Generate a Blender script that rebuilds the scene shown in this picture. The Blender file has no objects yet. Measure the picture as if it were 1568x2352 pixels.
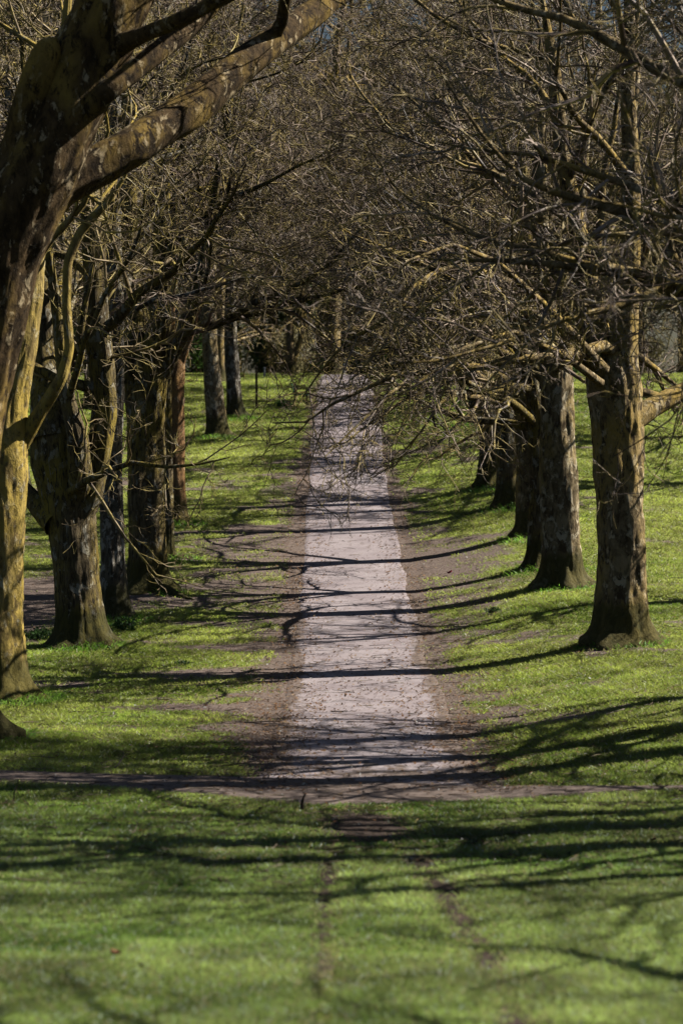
import bpy, math, random
import numpy as np
from mathutils import Vector
rng = np.random.default_rng(7)
random.seed(7)
C = bpy.data.collections.new("park"); bpy.context.scene.collection.children.link(C)
sc = bpy.context.scene

# ------------------------------------------------------------------ noise
def vnoise(p, seed=0):
    p = np.asarray(p, dtype=np.float64); i = np.floor(p).astype(np.int64); f = p - i; f = f*f*(3-2*f)
    out = 0
    for dx in (0, 1):
        for dy in (0, 1):
            for dz in (0, 1):
                h = (i[..., 0]+dx)*374761393 + (i[..., 1]+dy)*668265263 + (i[..., 2]+dz)*2147483647 + seed*974634777
                h = (h ^ (h >> 13))*1274126177 & 0xffffffff
                h = (h ^ (h >> 16)) & 0xffff
                w = (f[..., 0] if dx else 1-f[..., 0])*(f[..., 1] if dy else 1-f[..., 1])*(f[..., 2] if dz else 1-f[..., 2])
                out = out + w*h/65535.0
    return out*2-1
def n2(x, y, s=1.0, seed=0, sy=None):
    x = np.asarray(x, float); y = np.asarray(y, float)
    return vnoise(np.stack([x*s, y*(sy if sy else s), np.zeros_like(x)+seed*3.7], -1), seed)
def fbm(x, y, s=1.0, seed=0, o=3, sy=None):
    r = 0; a = 1.0; t = 0
    sy = sy if sy else s
    for k in range(o):
        r = r + a*n2(x, y, s, seed+k, sy); t += a; a *= .5; s *= 2.1; sy *= 2.1
    return r/t

# ------------------------------------------------------------------ terrain and camera
CAMZ = 4.75
FPX = 5550.0
PITCH = math.atan(286/FPX)
PD = np.array([-60, 0, 8, 12, 20, 25, 28, 33, 38, 45, 51, 57, 65, 73, 81, 89, 103, 116, 130, 160, 220, 400, 900], float)
PZ = np.array([-1.6, -2.3, -2.85, -3.2, -4.0, -4.38, -4.52, -4.66, -4.75, -4.75, -4.6, -4.3, -3.6, -2.8, -1.9, -1.0, -.1, .4, .7, .8, .8, .4, 0], float)+CAMZ
def prof(y):
    y = np.asarray(y, float)
    # smoothed piecewise-linear profile
    r = 0
    for o, w in ((-4, .15), (-2, .2), (0, .3), (2, .2), (4, .15)):
        r = r + w*np.interp(y+o, PD, PZ)
    return r
MOUNDS = []
def pathc(y): return np.interp(y, [0, 28, 57, 73, 116, 200], [.40, .33, .28, .19, .17, .17])
def gz(x, y):
    x = np.asarray(x, float); y = np.asarray(y, float)
    z = prof(y)
    off = np.clip(np.abs(x-pathc(y))-1.4, 0, None)
    z = z + .10*fbm(x, y, .13, 11, 2)*np.clip(off/3, 0, 1) + .025*fbm(x, y, .8, 15, 2)*np.clip(off/1, 0, 1)
    z = z + .02*np.clip(off/.3, 0, 1)
    tb = np.clip((x-1.5)/3.5, 0, 1); z = z + .38*tb*tb*(3-2*tb)*np.clip((y-24)/8, 0, 1)*np.clip((100-y)/20, 0, 1)
    for (mx, my, mh, mr) in MOUNDS:
        z = z + mh*np.exp(-((x-mx)**2+(y-my)**2)/mr**2)
    return z
def P(px, py, d):
    """world point on the plane Y = d seen at a 1568-wide photo pixel"""
    cx = (px-784)/FPX; cy = -(py-1176)/FPX
    c, s = math.cos(PITCH), math.sin(PITCH)
    v = np.array([cx, c+cy*s, -s+cy*c])
    v = v*(d/v[1])
    return np.array([v[0], v[1], v[2]+CAMZ])
def hit(px, py):
    lo, hi = 8.0, 200.0
    ds = np.linspace(10, 170, 1601)
    for d in ds:
        p = P(px, py, d)
        if p[2] <= float(gz(p[0], d)): return d
    return 130.0

cam = bpy.data.cameras.new("camera"); co = bpy.data.objects.new("camera", cam); sc.collection.objects.link(co)
co.location = (0, 0, CAMZ); co.rotation_euler = (math.pi/2-PITCH, 0, 0)
cam.sensor_fit = 'HORIZONTAL'; cam.sensor_width = 24; cam.lens = 24*FPX/1568
cam.clip_start = .1; cam.clip_end = 2000
cam.dof.use_dof = True; cam.dof.focus_distance = 44; cam.dof.aperture_fstop = 2.0
sc.camera = co
sc.render.resolution_x = 682; sc.render.resolution_y = 1024

# ------------------------------------------------------------------ light
SUN_AZ = math.radians(16)      # behind the right-hand side
SUN_EL = math.radians(42)
sd = Vector((math.cos(SUN_EL)*math.cos(SUN_AZ), math.cos(SUN_EL)*math.sin(SUN_AZ), math.sin(SUN_EL)))
sl = bpy.data.lights.new("sun", 'SUN'); sl.energy = 5.0; sl.angle = math.radians(.35); sl.color = (1, .965, .88)
so = bpy.data.objects.new("sun", sl); sc.collection.objects.link(so)
so.rotation_euler = (-sd).to_track_quat('-Z', 'Y').to_euler(); so.location = (20, 20, 30)
w = bpy.data.worlds.new("World"); sc.world = w; w.use_nodes = True
nt = w.node_tree; bg = nt.nodes['Background']; sk = nt.nodes.new('ShaderNodeTexSky'); sk.sky_type = 'NISHITA'
sk.sun_disc = False; sk.sun_elevation = SUN_EL; sk.sun_rotation = math.radians(90)-SUN_AZ
sk.air_density = 1.0; sk.dust_density = .6
nt.links.new(sk.outputs[0], bg.inputs[0]); bg.inputs[1].default_value = .028
sc.view_settings.view_transform = 'Standard'; sc.view_settings.look = 'None'; sc.view_settings.exposure = 0
sc.cycles.max_bounces = 5; sc.cycles.diffuse_bounces = 0; sc.cycles.transmission_bounces = 3; sc.cycles.transparent_max_bounces = 4

# ------------------------------------------------------------------ materials
class M:
    def __init__(s, name):
        s.m = bpy.data.materials.new(name); s.m.use_nodes = True; s.t = s.m.node_tree; s.n = s.t.nodes; s.l = s.t.links
        s.b = s.n['Principled BSDF']; s.b.inputs['Roughness'].default_value = .85
        s.b.inputs['Specular IOR Level'].default_value = .25
    def node(s, t, **k):
        n = s.n.new(t)
        for a, v in k.items(): setattr(n, a, v)
        return n
    def coord(s, out='Object', scale=(1, 1, 1)):
        tc = s.node('ShaderNodeTexCoord'); mp = s.node('ShaderNodeMapping'); mp.inputs['Scale'].default_value = scale
        s.l.new(tc.outputs[out], mp.inputs[0]); return mp.outputs[0]
    def noise(s, v, scale, detail=4, rough=.6, dist=0):
        n = s.node('ShaderNodeTexNoise'); n.inputs['Scale'].default_value = scale; n.inputs['Detail'].default_value = detail
        n.inputs['Roughness'].default_value = rough; n.inputs['Distortion'].default_value = dist
        s.l.new(v, n.inputs['Vector']); return n.outputs['Fac']
    def ramp(s, f, stops, interp='LINEAR'):
        r = s.node('ShaderNodeValToRGB'); r.color_ramp.interpolation = interp
        e = r.color_ramp.elements
        while len(e) < len(stops): e.new(.5)
        for i, (p, c) in enumerate(stops):
            e[i].position = p; e[i].color = (c if len(c) == 4 else (*c, 1)) if isinstance(c, tuple) else (c, c, c, 1)
        s.l.new(f, r.inputs[0]); return r.outputs[0]
    def mix(s, f, a, b, mode='MIX'):
        n = s.node('ShaderNodeMix', data_type='RGBA', blend_type=mode)
        for sock, v in ((n.inputs[0], f), (n.inputs[6], a), (n.inputs[7], b)):
            if isinstance(v, (int, float)): sock.default_value = v
            elif isinstance(v, tuple): sock.default_value = (*v, 1)
            else: s.l.new(v, sock)
        return n.outputs[2]
    def bump(s, h, strength=.5, dist=.02):
        b = s.node('ShaderNodeBump'); b.inputs['Strength'].default_value = strength; b.inputs['Distance'].default_value = dist
        s.l.new(h, b.inputs['Height']); s.l.new(b.outputs[0], s.b.inputs['Normal'])
    def base(s, c):
        if isinstance(c, tuple): s.b.inputs['Base Color'].default_value = (*c, 1)
        else: s.l.new(c, s.b.inputs['Base Color'])

def bark(name, dark, mid, pale, moss, palecov=.55, mosscov=.5, ridged=False):
    m = M(name)
    v = m.coord('Object', (1, 1, .22 if ridged else .5)); v2 = m.coord('Object', (1, 1, .6))
    big = m.noise(v2, 1.1, 4, .65)
    n1 = m.noise(v, 6 if not ridged else 15, 7, .68, .6)
    n2_ = m.noise(v2, 6.5, 7, .66, .5)
    n3 = m.noise(v, 14 if not ridged else 30, 6, .7, .4)
    c = m.mix(m.ramp(n1, [(.38, 0.), (.62, 1.)]), dark, mid)
    c = m.mix(m.ramp(n2_, [(palecov, 0.), (palecov+.05, 1.)]), c, pale)
    mk = m.node('ShaderNodeMath', operation='MULTIPLY'); m.l.new(m.ramp(big, [(mosscov-.08, 0.), (mosscov+.12, 1.)]), mk.inputs[0])
    m.l.new(m.ramp(n1, [(.42, 0.), (.5, 1.)]), mk.inputs[1])
    c = m.mix(mk.outputs[0], c, moss)
    c = m.mix(m.ramp(n3, [(.30, 1.), (.44, 0.)]), c, tuple(q*.35 for q in dark))
    c = m.mix(m.ramp(n3, [(.62, 0.), (.72, .6)]), c, pale)
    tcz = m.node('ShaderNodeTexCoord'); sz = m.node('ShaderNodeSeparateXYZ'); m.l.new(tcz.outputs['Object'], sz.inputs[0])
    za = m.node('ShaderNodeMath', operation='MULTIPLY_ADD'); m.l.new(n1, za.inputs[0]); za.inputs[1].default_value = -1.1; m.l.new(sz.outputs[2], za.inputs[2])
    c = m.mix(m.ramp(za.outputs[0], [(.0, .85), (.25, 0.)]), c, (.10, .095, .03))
    m.base(c)
    h1 = m.ramp(n2_, [(palecov-.04, 0.), (palecov+.02, .35)])
    hh = m.node('ShaderNodeMath', operation='ADD'); m.l.new(n1, hh.inputs[0]); m.l.new(n3, hh.inputs[1])
    h2 = m.node('ShaderNodeMath', operation='ADD'); m.l.new(hh.outputs[0], h2.inputs[0]); m.l.new(h1, h2.inputs[1])
    m.bump(h2.outputs[0], .8, .06 if ridged else .03)
    m.b.inputs['Roughness'].default_value = .9
    return m.m
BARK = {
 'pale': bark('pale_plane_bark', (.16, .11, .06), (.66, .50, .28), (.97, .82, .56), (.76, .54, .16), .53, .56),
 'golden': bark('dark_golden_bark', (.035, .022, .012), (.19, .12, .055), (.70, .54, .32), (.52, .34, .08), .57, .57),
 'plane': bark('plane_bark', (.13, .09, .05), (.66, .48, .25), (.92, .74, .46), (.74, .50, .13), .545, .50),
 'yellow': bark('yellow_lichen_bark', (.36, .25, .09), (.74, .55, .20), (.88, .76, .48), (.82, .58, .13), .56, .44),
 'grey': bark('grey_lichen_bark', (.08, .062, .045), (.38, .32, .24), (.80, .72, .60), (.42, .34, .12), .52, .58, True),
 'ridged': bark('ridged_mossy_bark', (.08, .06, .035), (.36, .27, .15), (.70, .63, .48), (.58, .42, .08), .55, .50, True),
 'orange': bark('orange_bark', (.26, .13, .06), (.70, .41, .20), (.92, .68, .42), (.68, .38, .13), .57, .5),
}
def twigmat(name, a, b, y):
    m = M(name); v = m.coord('Object')
    c = m.mix(m.ramp(m.noise(v, .9, 3), [(.44, 0.), (.62, 1.)]), a, b)
    c = m.mix(m.ramp(m.noise(v, 2.5, 2), [(.5, 0.), (.6, 1.)]), c, y)
    m.base(c); m.b.inputs['Roughness'].default_value = .5; m.b.inputs['Specular IOR Level'].default_value = .45
    return m.m
TW = [twigmat('purple_brown_twigs', (.10, .065, .045), (.66, .48, .36), (.62, .46, .15)),
      twigmat('olive_brown_twigs', (.09, .06, .035), (.60, .44, .24), (.66, .50, .15)),
      twigmat('grey_tan_twigs', (.12, .08, .06), (.78, .60, .48), (.54, .41, .17))]

# ------------------------------------------------------------------ mesh plumbing
def mesh(name, V, F, mat, smooth=True, col=None, k=4):
    """V (n,3), F (m,k) indices"""
    me = bpy.data.meshes.new(name); V = np.ascontiguousarray(V, np.float32); F = np.ascontiguousarray(F, np.int32)
    me.vertices.add(len(V)); me.vertices.foreach_set('co', V.ravel())
    me.loops.add(F.size); me.loops.foreach_set('vertex_index', F.ravel())
    me.polygons.add(len(F)); me.polygons.foreach_set('loop_start', np.arange(0, F.size, F.shape[1], dtype=np.int32))
    me.polygons.foreach_set('use_smooth', np.full(len(F), smooth))
    me.update(calc_edges=True)
    if col is not None:
        a = me.color_attributes.new('Col', 'FLOAT_COLOR', 'POINT')
        cc = np.ones((len(V), 4), np.float32); cc[:, :col.shape[1]] = col; a.data.foreach_set('color', cc.ravel())
    me.materials.append(mat)
    return me
def link(name, me, parent=None):
    o = bpy.data.objects.new(name, me); C.objects.link(o)
    if parent: o.parent = parent
    return o
def thing(name, label, cat, loc=(0, 0, 0), group=None):
    o = bpy.data.objects.new(name, None); C.objects.link(o); o.location = loc; o.empty_display_size = .3
    o['label'] = label; o['category'] = cat
    if group: o['group'] = group
    return o
def tag(o, label, cat, group=None):
    o['label'] = label; o['category'] = cat
    if group: o['group'] = group
    return o
class Acc:
    def __init__(s): s.V = []; s.F = []; s.n = 0
    def add(s, V, F): s.V.append(V); s.F.append(F+s.n); s.n += len(V)
    def mesh(s, name, mat, smooth=True): return mesh(name, np.concatenate(s.V), np.concatenate(s.F), mat, smooth)
def norm(v): return v/(np.linalg.norm(v, axis=-1, keepdims=True)+1e-9)
def tubes(pts, rad, S=3):
    """pts (N,K,3), rad (N,K) -> open tapered tubes"""
    N, K, _ = pts.shape
    T = np.empty_like(pts); T[:, 1:-1] = pts[:, 2:]-pts[:, :-2]; T[:, 0] = pts[:, 1]-pts[:, 0]; T[:, -1] = pts[:, -1]-pts[:, -2]
    T = norm(T)
    ref = norm(np.cross(norm(pts[:, -1]-pts[:, 0]), norm(rng.normal(size=(N, 3)))))[:, None, :]
    B = norm(np.cross(T, ref)); Nn = np.cross(B, T)
    a = np.arange(S)/S*2*np.pi
    V = pts[:, :, None, :] + rad[:, :, None, None]*(np.cos(a)[None, None, :, None]*Nn[:, :, None, :] + np.sin(a)[None, None, :, None]*B[:, :, None, :])
    idx = np.arange(N*K*S).reshape(N, K, S)
    A_ = idx[:, :-1, :]; Bq = np.roll(A_, -1, 2); D_ = idx[:, 1:, :]; Cq = np.roll(D_, -1, 2)
    F = np.stack([A_, Bq, Cq, D_], -1).reshape(-1, 4)
    return V.reshape(-1, 3), F

# ------------------------------------------------------------------ branching
def grow(st, dr, ln, K, wob, trop, rg):
    N = len(st); pts = np.empty((N, K, 3)); pts[:, 0] = st; d = norm(dr); step = (ln/(K-1))[:, None]
    trop = np.asarray(trop)
    for k in range(1, K):
        tz = trop[k-1] if trop.ndim else trop
        d = norm(d + rg.normal(size=(N, 3))*wob + np.array([0, 0, 1.])*tz)
        pts[:, k] = pts[:, k-1]+d*step
    return pts
def spawn(pts, rad, ln, n, t0, t1, amin, amax, lf, rf, rg, taper=.55, flat=0):
    N, K, _ = pts.shape
    pi = np.repeat(np.arange(N), n); M_ = len(pi)
    t = (t0+(t1-t0)*((np.tile(np.arange(n), N)+rg.random(M_))/n))
    f = t*(K-1); i = np.minimum(f.astype(int), K-2); u = (f-i)[:, None]
    p = pts[pi, i]*(1-u)+pts[pi, i+1]*u
    T = norm(pts[pi, i+1]-pts[pi, i])
    r = rad[pi, i]*(1-u[:, 0])+rad[pi, i+1]*u[:, 0]
    q = rg.normal(size=(M_, 3)); q[:, 2] *= (1-flat)
    q = norm(q-T*np.sum(q*T, 1, keepdims=True))
    a = (amin+(amax-amin)*rg.random(M_))[:, None]
    d = T*np.cos(a)+q*np.sin(a)
    l = ln[pi]*lf*(1-taper*t)*(.6+.8*rg.random(M_))
    return p, d, l, r*rf
def taperr(r0, r1, K, p=1.0):
    t = (np.arange(K)/(K-1))**p
    return r0[:, None]*(1-t)+r1*t
def twigs(acc, lim_pts, lim_rad, lim_len, rg, dens=1.0, rmin=.0045, L2acc=None):
    """secondary branches (to L2acc), then branchlets and twigs (to acc)"""
    p, d, l, r = spawn(lim_pts, lim_rad, lim_len, int(9*dens+.5), .15, .97, .5, 1.15, .52, .6, rg, .45, .25)
    l = np.clip(l, .5, 3.6); r = np.clip(r, .017, .065)
    b2 = grow(p, d, l, 8, .22, np.array([.02, 0, -.03, -.05, -.03, .03, .08]), rg); r2 = taperr(r, max(.0075, rmin), 8)
    if L2acc is None: L2acc = acc
    L2acc.add(*tubes(b2, r2, 4))
    p, d, l3, r = spawn(b2, r2, l, int(7*dens+.5), .1, 1, .45, 1.1, .5, .7, rg, .5, .2)
    l3 = np.clip(l3, .3, 1.6); r = np.clip(r, rmin*1.25, .012)
    b3 = grow(p, d, l3, 6, .32, np.array([0, -.03, 0, .05, .08]), rg); r3 = taperr(r, rmin*.9, 6)
    acc.add(*tubes(b3, r3, 3))
    p, d, l4, r = spawn(b3, r3, l3, 5, .1, 1, .45, 1.15, .48, .8, rg, .4, .1)
    l4 = np.clip(l4, .12, .7)
    b4 = grow(p, d, l4, 4, .3, .05, rg); r4 = taperr(np.full(len(p), rmin*1.0), rmin*.6, 4)
    acc.add(*tubes(b4, r4, 3))
    m = rg.random(len(p)) < .5
    p, d, l5, r = spawn(b4[m], r4[m], l4[m], 2, .2, .9, .5, 1.1, .5, .8, rg, .3, .1)
    b5 = grow(p, d, np.clip(l5, .06, .3), 3, .2, .05, rg); r5 = taperr(np.full(len(p), rmin*.8), rmin*.5, 3)
    acc.add(*tubes(b5, r5, 3))

def trunk_mesh(name, cl, rr, mat, seed, flare=1.0, base=0.0, rough=1.0, lobes=5, sides=40):
    """cl (n,3) centre line, rr (n) radius; resampled into close rings with lumps, ribs and root flare"""
    seg = np.linalg.norm(np.diff(cl, axis=0), axis=1); s = np.concatenate([[0], np.cumsum(seg)])
    n = int(np.clip(s[-1]/.055, 30, 300)); u = np.linspace(0, s[-1], n)
    u = s[-1]*(np.linspace(0, 1, n))**1.15
    ctr = np.stack([np.interp(u, s, cl[:, i]) for i in range(3)], 1)
    for _ in range(3):
        ctr[1:-1] = (ctr[:-2]+2*ctr[1:-1]+ctr[2:])/4
    r = np.interp(u, s, rr)
    for _ in range(3): r[1:-1] = (r[:-2]+2*r[1:-1]+r[2:])/4
    T = np.gradient(ctr, axis=0); T = norm(T); ref = np.array([0, 1., 0]) if abs(T[0, 1]) < .8 else np.array([1., 0, 0])
    B = norm(np.cross(T, ref)); Nn = np.cross(B, T)
    a = np.arange(sides)/sides*2*np.pi
    ca, sa = np.cos(a), np.sin(a)
    h = (ctr[:, 2]-base)[:, None]
    A_ = a[None, :]
    q = np.stack(np.broadcast_arrays(ca[None]*1.6+seed*3.1, sa[None]*1.6, u[:, None]*.9), -1)
    lump = vnoise(q, seed)*.09+vnoise(q*np.array([2.2, 2.2, 2.5]), seed+1)*.05 + vnoise(q*np.array([5, 5, 4.]), seed+2)*.028 + vnoise(q*np.array([11, 11, 9.]), seed+3)*.018
    rng2 = np.random.default_rng(seed)
    ph = rng2.random(3)*6.28
    lob = (.5*np.cos(lobes*A_+ph[0])+.35*np.cos((lobes-2)*A_+ph[1])+.3*np.cos((lobes+3)*A_+ph[2]))
    hh = np.clip(h, 0, None)
    fl = flare*(.50*np.exp(-hh/.16)+.20*np.exp(-hh/.8)) * (1+.55*lob*np.exp(-hh/.4))
    ribs = .045*lob*np.exp(-hh/3.5)*flare
    if flare == 0: fl = 0; ribs = .0
    R = r[:, None]*(1+lump*rough+fl+ribs)
    V = ctr[:, None, :]+R[..., None]*(ca[None, :, None]*Nn[:, None]+sa[None, :, None]*B[:, None])
    K, S = n, sides; idx = np.arange(K*S).reshape(K, S)
    F = np.stack([idx[:-1], np.roll(idx[:-1], -1, 1), np.roll(idx[1:], -1, 1), idx[1:]], -1).reshape(-1, 4)
    return V.reshape(-1, 3), F
def single(path, r, seed, mat, name, sides=16, rough=1.0):
    V, F = trunk_mesh(name, path, r, mat, seed, 0, -99, rough, sides=sides)
    return V, F

# ------------------------------------------------------------------ trees
def extend(cl, rr, H, rg, r1=.03, step=.6):
    cl = [np.array(c) for c in cl]; rr = list(rr)
    d = norm(cl[-1]-cl[-3] if len(cl) > 2 else cl[-1]-cl[-2])
    z0 = cl[-1][2]; r0 = rr[-1]
    while cl[-1][2] < H and len(cl) < 60:
        d = norm(d*1.0+rg.normal(size=3)*.07+np.array([0, 0, .12]))
        cl.append(cl[-1]+d*step)
        t = (cl[-1][2]-z0)/max(H-z0, .5)
        rr.append(max(r1, r0*(1-t)+r1*t))
    return np.array(cl), np.array(rr)

def tree(name, label, barkname, d, trunk, stems=(), H=10.5, low=3.2, seed=1, dens=1.0, tw=0, nl=1.0, lmax=6.0, reach=None,
         group=None, cat='tree', flare=1.0, leader=True, customs=(), topcut=False, rmin=.0062, roots=(), stemH=None, fit=True):
    """trunk / stems: (photo x, y, width) down the real height of the tree, at distance d"""
    rg = np.random.default_rng(seed)
    if fit: d = hit(trunk[0][0], trunk[0][1]-8)+.25
    k = d/FPX
    pts = [P(x, y, d) for x, y, w_ in trunk]; rad = [w_*k/2 for _, _, w_ in trunk]
    bx, by = pts[0][0], d
    bz = float(gz(bx, by)); pts[0][2] = bz-.25; rad[0] = rad[0]
    # slight wander in depth so the trunk is not in one plane
    ph = rg.random()*6
    for i, p in enumerate(pts): p[1] += .12*math.sin(ph+p[2]*.7)*min(1, (p[2]-bz)*.5) if i else 0
    root = thing(name, label, cat, (bx, by, bz), group)
    O = np.array([bx, by, bz])
    cl, rr = np.array(pts), np.array(rad)
    if leader and not topcut: cl, rr = extend(cl, rr, bz+H, rg)
    elif topcut:
        cl = np.vstack([cl, cl[-1:]+[[0, 0, .06]], cl[-1:]+[[0, 0, .08]]]); rr = np.concatenate([rr, [rr[-1]*.8, .005]])
    else:
        cl = np.vstack([cl, cl[-1:]+[[0, 0, .25]]]); rr = np.concatenate([rr, [rr[-1]*.35]])
    V, F = trunk_mesh('trunk', cl-O, rr, None, seed, flare, 0.0, 1.45, sides=84 if d < 60 else 40)
    # base ring h measured from ground
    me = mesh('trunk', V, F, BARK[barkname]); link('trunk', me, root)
    for rt in roots:
        q = np.array([P(x, y, d+dd) for x, y, w_, dd in rt]); q[:, 2] = [float(gz(a[0], a[1]))+w_*k*.05 for a, (_, _, w_, _) in zip(q, rt)]
        V, F = trunk_mesh('root', q-O, np.array([w_*k/2 for _, _, w_, _ in rt]), None, seed+9, 0, -99, sides=14)
        link('root', mesh('root', V, F, BARK[barkname]), root)
    if d < 75:
        for j in range(4):
            a0 = rg.random()*6.28; n_ = 7; t_ = np.linspace(0, 1, n_); ln_ = rg.uniform(.45, 1.0); w0 = rr[2]*.9
            aa = a0+np.cumsum(rg.normal(0, .12, n_)); q = np.zeros((n_, 3)); rad_ = w0*.55+t_*(w0*.75+ln_)
            q[:, 0] = bx+np.cos(aa)*rad_; q[:, 1] = by+np.sin(aa)*rad_
            r_ = (.095*(1-t_)**.8+.012)*rg.uniform(.8, 1.2)
            q[:, 2] = gz(q[:, 0], q[:, 1])+np.interp(t_, [0, .2, 1], [.10, .0, -.02])-r_*.35
            V, F = trunk_mesh('root', q-O, r_, None, seed+50+j, 0, -99, 1.5, sides=12)
            link('root', mesh('root', V, F, BARK[barkname]), root)
    axes = [(cl, rr)] if leader and not topcut else []
    acc = Acc()
    for j, stt in enumerate(stems):
        st, off = stt[:2]; dg = stt[3] if len(stt) > 3 else 0; cut = len(stt) > 2 and stt[2] == 'cut'; noext = len(stt) > 2 and stt[2] == 'noext'
        q = np.array([P(x, y, d+off*min(1, i/2)+dg*i/len(st)) for i, (x, y, w_) in enumerate(st)]); r_ = np.array([w_*k/2 for _, _, w_ in st])
        if cut:
            q = np.vstack([q, q[-1:]+norm(q[-1]-q[-2])[None]*.03]); r_ = np.append(r_, .004)
        elif noext: r_ = np.append(r_[:-1], r_[-1]*.6)
        else: q, r_ = extend(q, r_, bz+(stemH or H)*rg.uniform(.85, 1), rg)
        V, F = trunk_mesh('limb', q-O, r_, None, seed*7+j, 0, -99, sides=48 if d < 60 else 20)
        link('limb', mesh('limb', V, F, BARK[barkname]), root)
        if not cut: axes.append((q, r_))
    LP, LR, LL = [], [], []
    for (q, r_) in axes:
        s = np.concatenate([[0], np.cumsum(np.linalg.norm(np.diff(q, axis=0), axis=1))])
        zz = q[:, 2]-bz
        smin = np.interp(low, zz, s) if zz[-1] > low else s[-1]*.3
        n = max(2, int((s[-1]-smin)*1.5*nl))
        az = rg.random()*6.28
        nlow = (3 if reach < 0 else 0) if (reach is not None and H > 11 and d < 60 and q is axes[0][0]) else 0
        for i in range(-nlow, n):
            t = smin+(s[-1]-smin)*(i+rg.random()*.8)/n
            if i < 0: t = smin+rg.uniform(-.2, 1.6)
            p = np.array([np.interp(t, s, q[:, c]) for c in range(3)]); r0 = np.interp(t, s, r_)
            h = p[2]-bz
            az += 2.4+rg.uniform(-.5, .5)
            el = rg.uniform(.15, .55)+.5*(h/H)
            dd = np.array([math.cos(az)*math.cos(el), math.sin(az)*math.cos(el)*.8, math.sin(el)])
            if reach is not None: dd = dd+np.array([reach*(.6 if h < 7 else .6), -.1, 0])
            if i < 0: dd = np.array([reach*rg.uniform(.3, 1), rg.uniform(-1, .35), rg.uniform(.25, .6)])
            L = np.clip(3.0+(H-h)*.45, 2.0, lmax)*rg.uniform(.75, 1.15)
            if r0 < .05: L *= .6
            K = 14
            tr = np.concatenate([np.full(4, .03), np.linspace(.0, -.08, 5), np.linspace(-.05, .05, 4)]) if h < 6 else np.full(13, .03)
            b = grow(p[None], dd[None], np.array([L]), K, .16, tr, rg)
            rb = taperr(np.array([min(r0*.55, .03+.015*L)]), .010, K, .8)
            V, F = tubes(b-O, rb, 7); link('branch', mesh('branch', V, F, BARK[barkname]), root) if d < 60 else acc.add(V, F)
            LP.append(b[0]-O); LR.append(rb[0]); LL.append(L)
    for cu, off in customs:
        q = np.array([P(x, y, d+o) for (x, y, w_, o) in cu]); r_ = np.array([w_*k/2 for _, _, w_, _ in cu])
        V, F = trunk_mesh('branch', q-O, r_, None, seed+31, 0, -99, 1.6, sides=10); link('branch', mesh('branch', V, F, BARK[barkname]), root)
        s = np.linspace(0, 1, 14); s0 = np.linspace(0, 1, len(q))
        LP.append(np.stack([np.interp(s, s0, q[:, c]-O[c]) for c in range(3)], 1)); LR.append(np.interp(s, s0, r_)*.8); LL.append(float(np.linalg.norm(q[-1]-q[0]))*.6)
    twigs(acc, np.array(LP), np.array(LR), np.array(LL), rg, dens, rmin)
    link('crown', acc.mesh('crown', TW[tw]), root)
    return root
QUICK = False
LEFT = 'trees lining the left side of the path'; RIGHT = 'trees lining the right side of the path'
FRONT = []   # filled below; mounds first
_b = [(28, 1615), (190, 1490), (264, 1430), (340, 1365), (385, 1290), (405, 1210), (500, 1010), (542, 965), (1428, 1485), (1295, 1352), (1238, 1315),
      (1213, 1240), (1165, 1172), (1122, 1125), (1088, 978), (1061, 932), (918, 865)]
_m = [(x_, hit(x_, y_)) for x_, y_ in _b]+[(-62, 31)]
MOUNDS.extend([((x_-784)/FPX*d_, d_, .08, .8) for x_, d_ in _m])

tree('park_tree', 'huge forked tree leaning in from the left edge, its thick limb sweeping over the path', 'golden', 31,
     [(-58, 1715, 125), (-74, 1640, 112), (-85, 1500, 108), (-80, 1200, 112), (-55, 1000, 120), (-32, 800, 140), (10, 600, 160), (50, 480, 185), (120, 300, 185), (190, 150, 172), (260, 0, 160)],
     [([(50, 500, 120), (140, 425, 100), (300, 340, 92), (430, 255, 92), (540, 160, 84), (640, 85, 76), (720, 30, 70), (800, -40, 60), (950, -150, 45)], -.6, '', 6),
      ([(0, 450, 75), (130, 310, 58), (250, 205, 52), (360, 120, 48), (440, 60, 45), (520, -25, 40)], -1.3, '', 3),
      ([(40, 430, 110), (62, 280, 90), (88, 175, 76), (112, 110, 62), (128, 88, 50)], -.3, 'cut'),
      ([(250, 110, 60), (330, 78, 34), (410, 45, 34), (480, 10, 30)], -.9)],
     H=12.5, low=9, seed=11, dens=.8, tw=0, nl=.6, group=LEFT)
tree('park_tree', 'yellow lichened trunk at the left edge with a thin branch forking off halfway up', 'yellow', 36,
     [(0, 1615, 118), (-2, 1400, 104), (2, 1200, 112), (8, 1050, 112), (30, 900, 80), (60, 780, 60), (74, 680, 50), (80, 600, 44), (92, 450, 38)],
     [([(45, 1020, 46), (90, 950, 30), (140, 870, 26), (160, 800, 21), (152, 700, 20), (155, 600, 20), (185, 530, 21), (250, 460, 17), (290, 400, 10)], -.4, 'noext')],
     H=12, low=6.2, seed=12, dens=.9, tw=1, nl=.6, lmax=4, group=LEFT)
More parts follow.
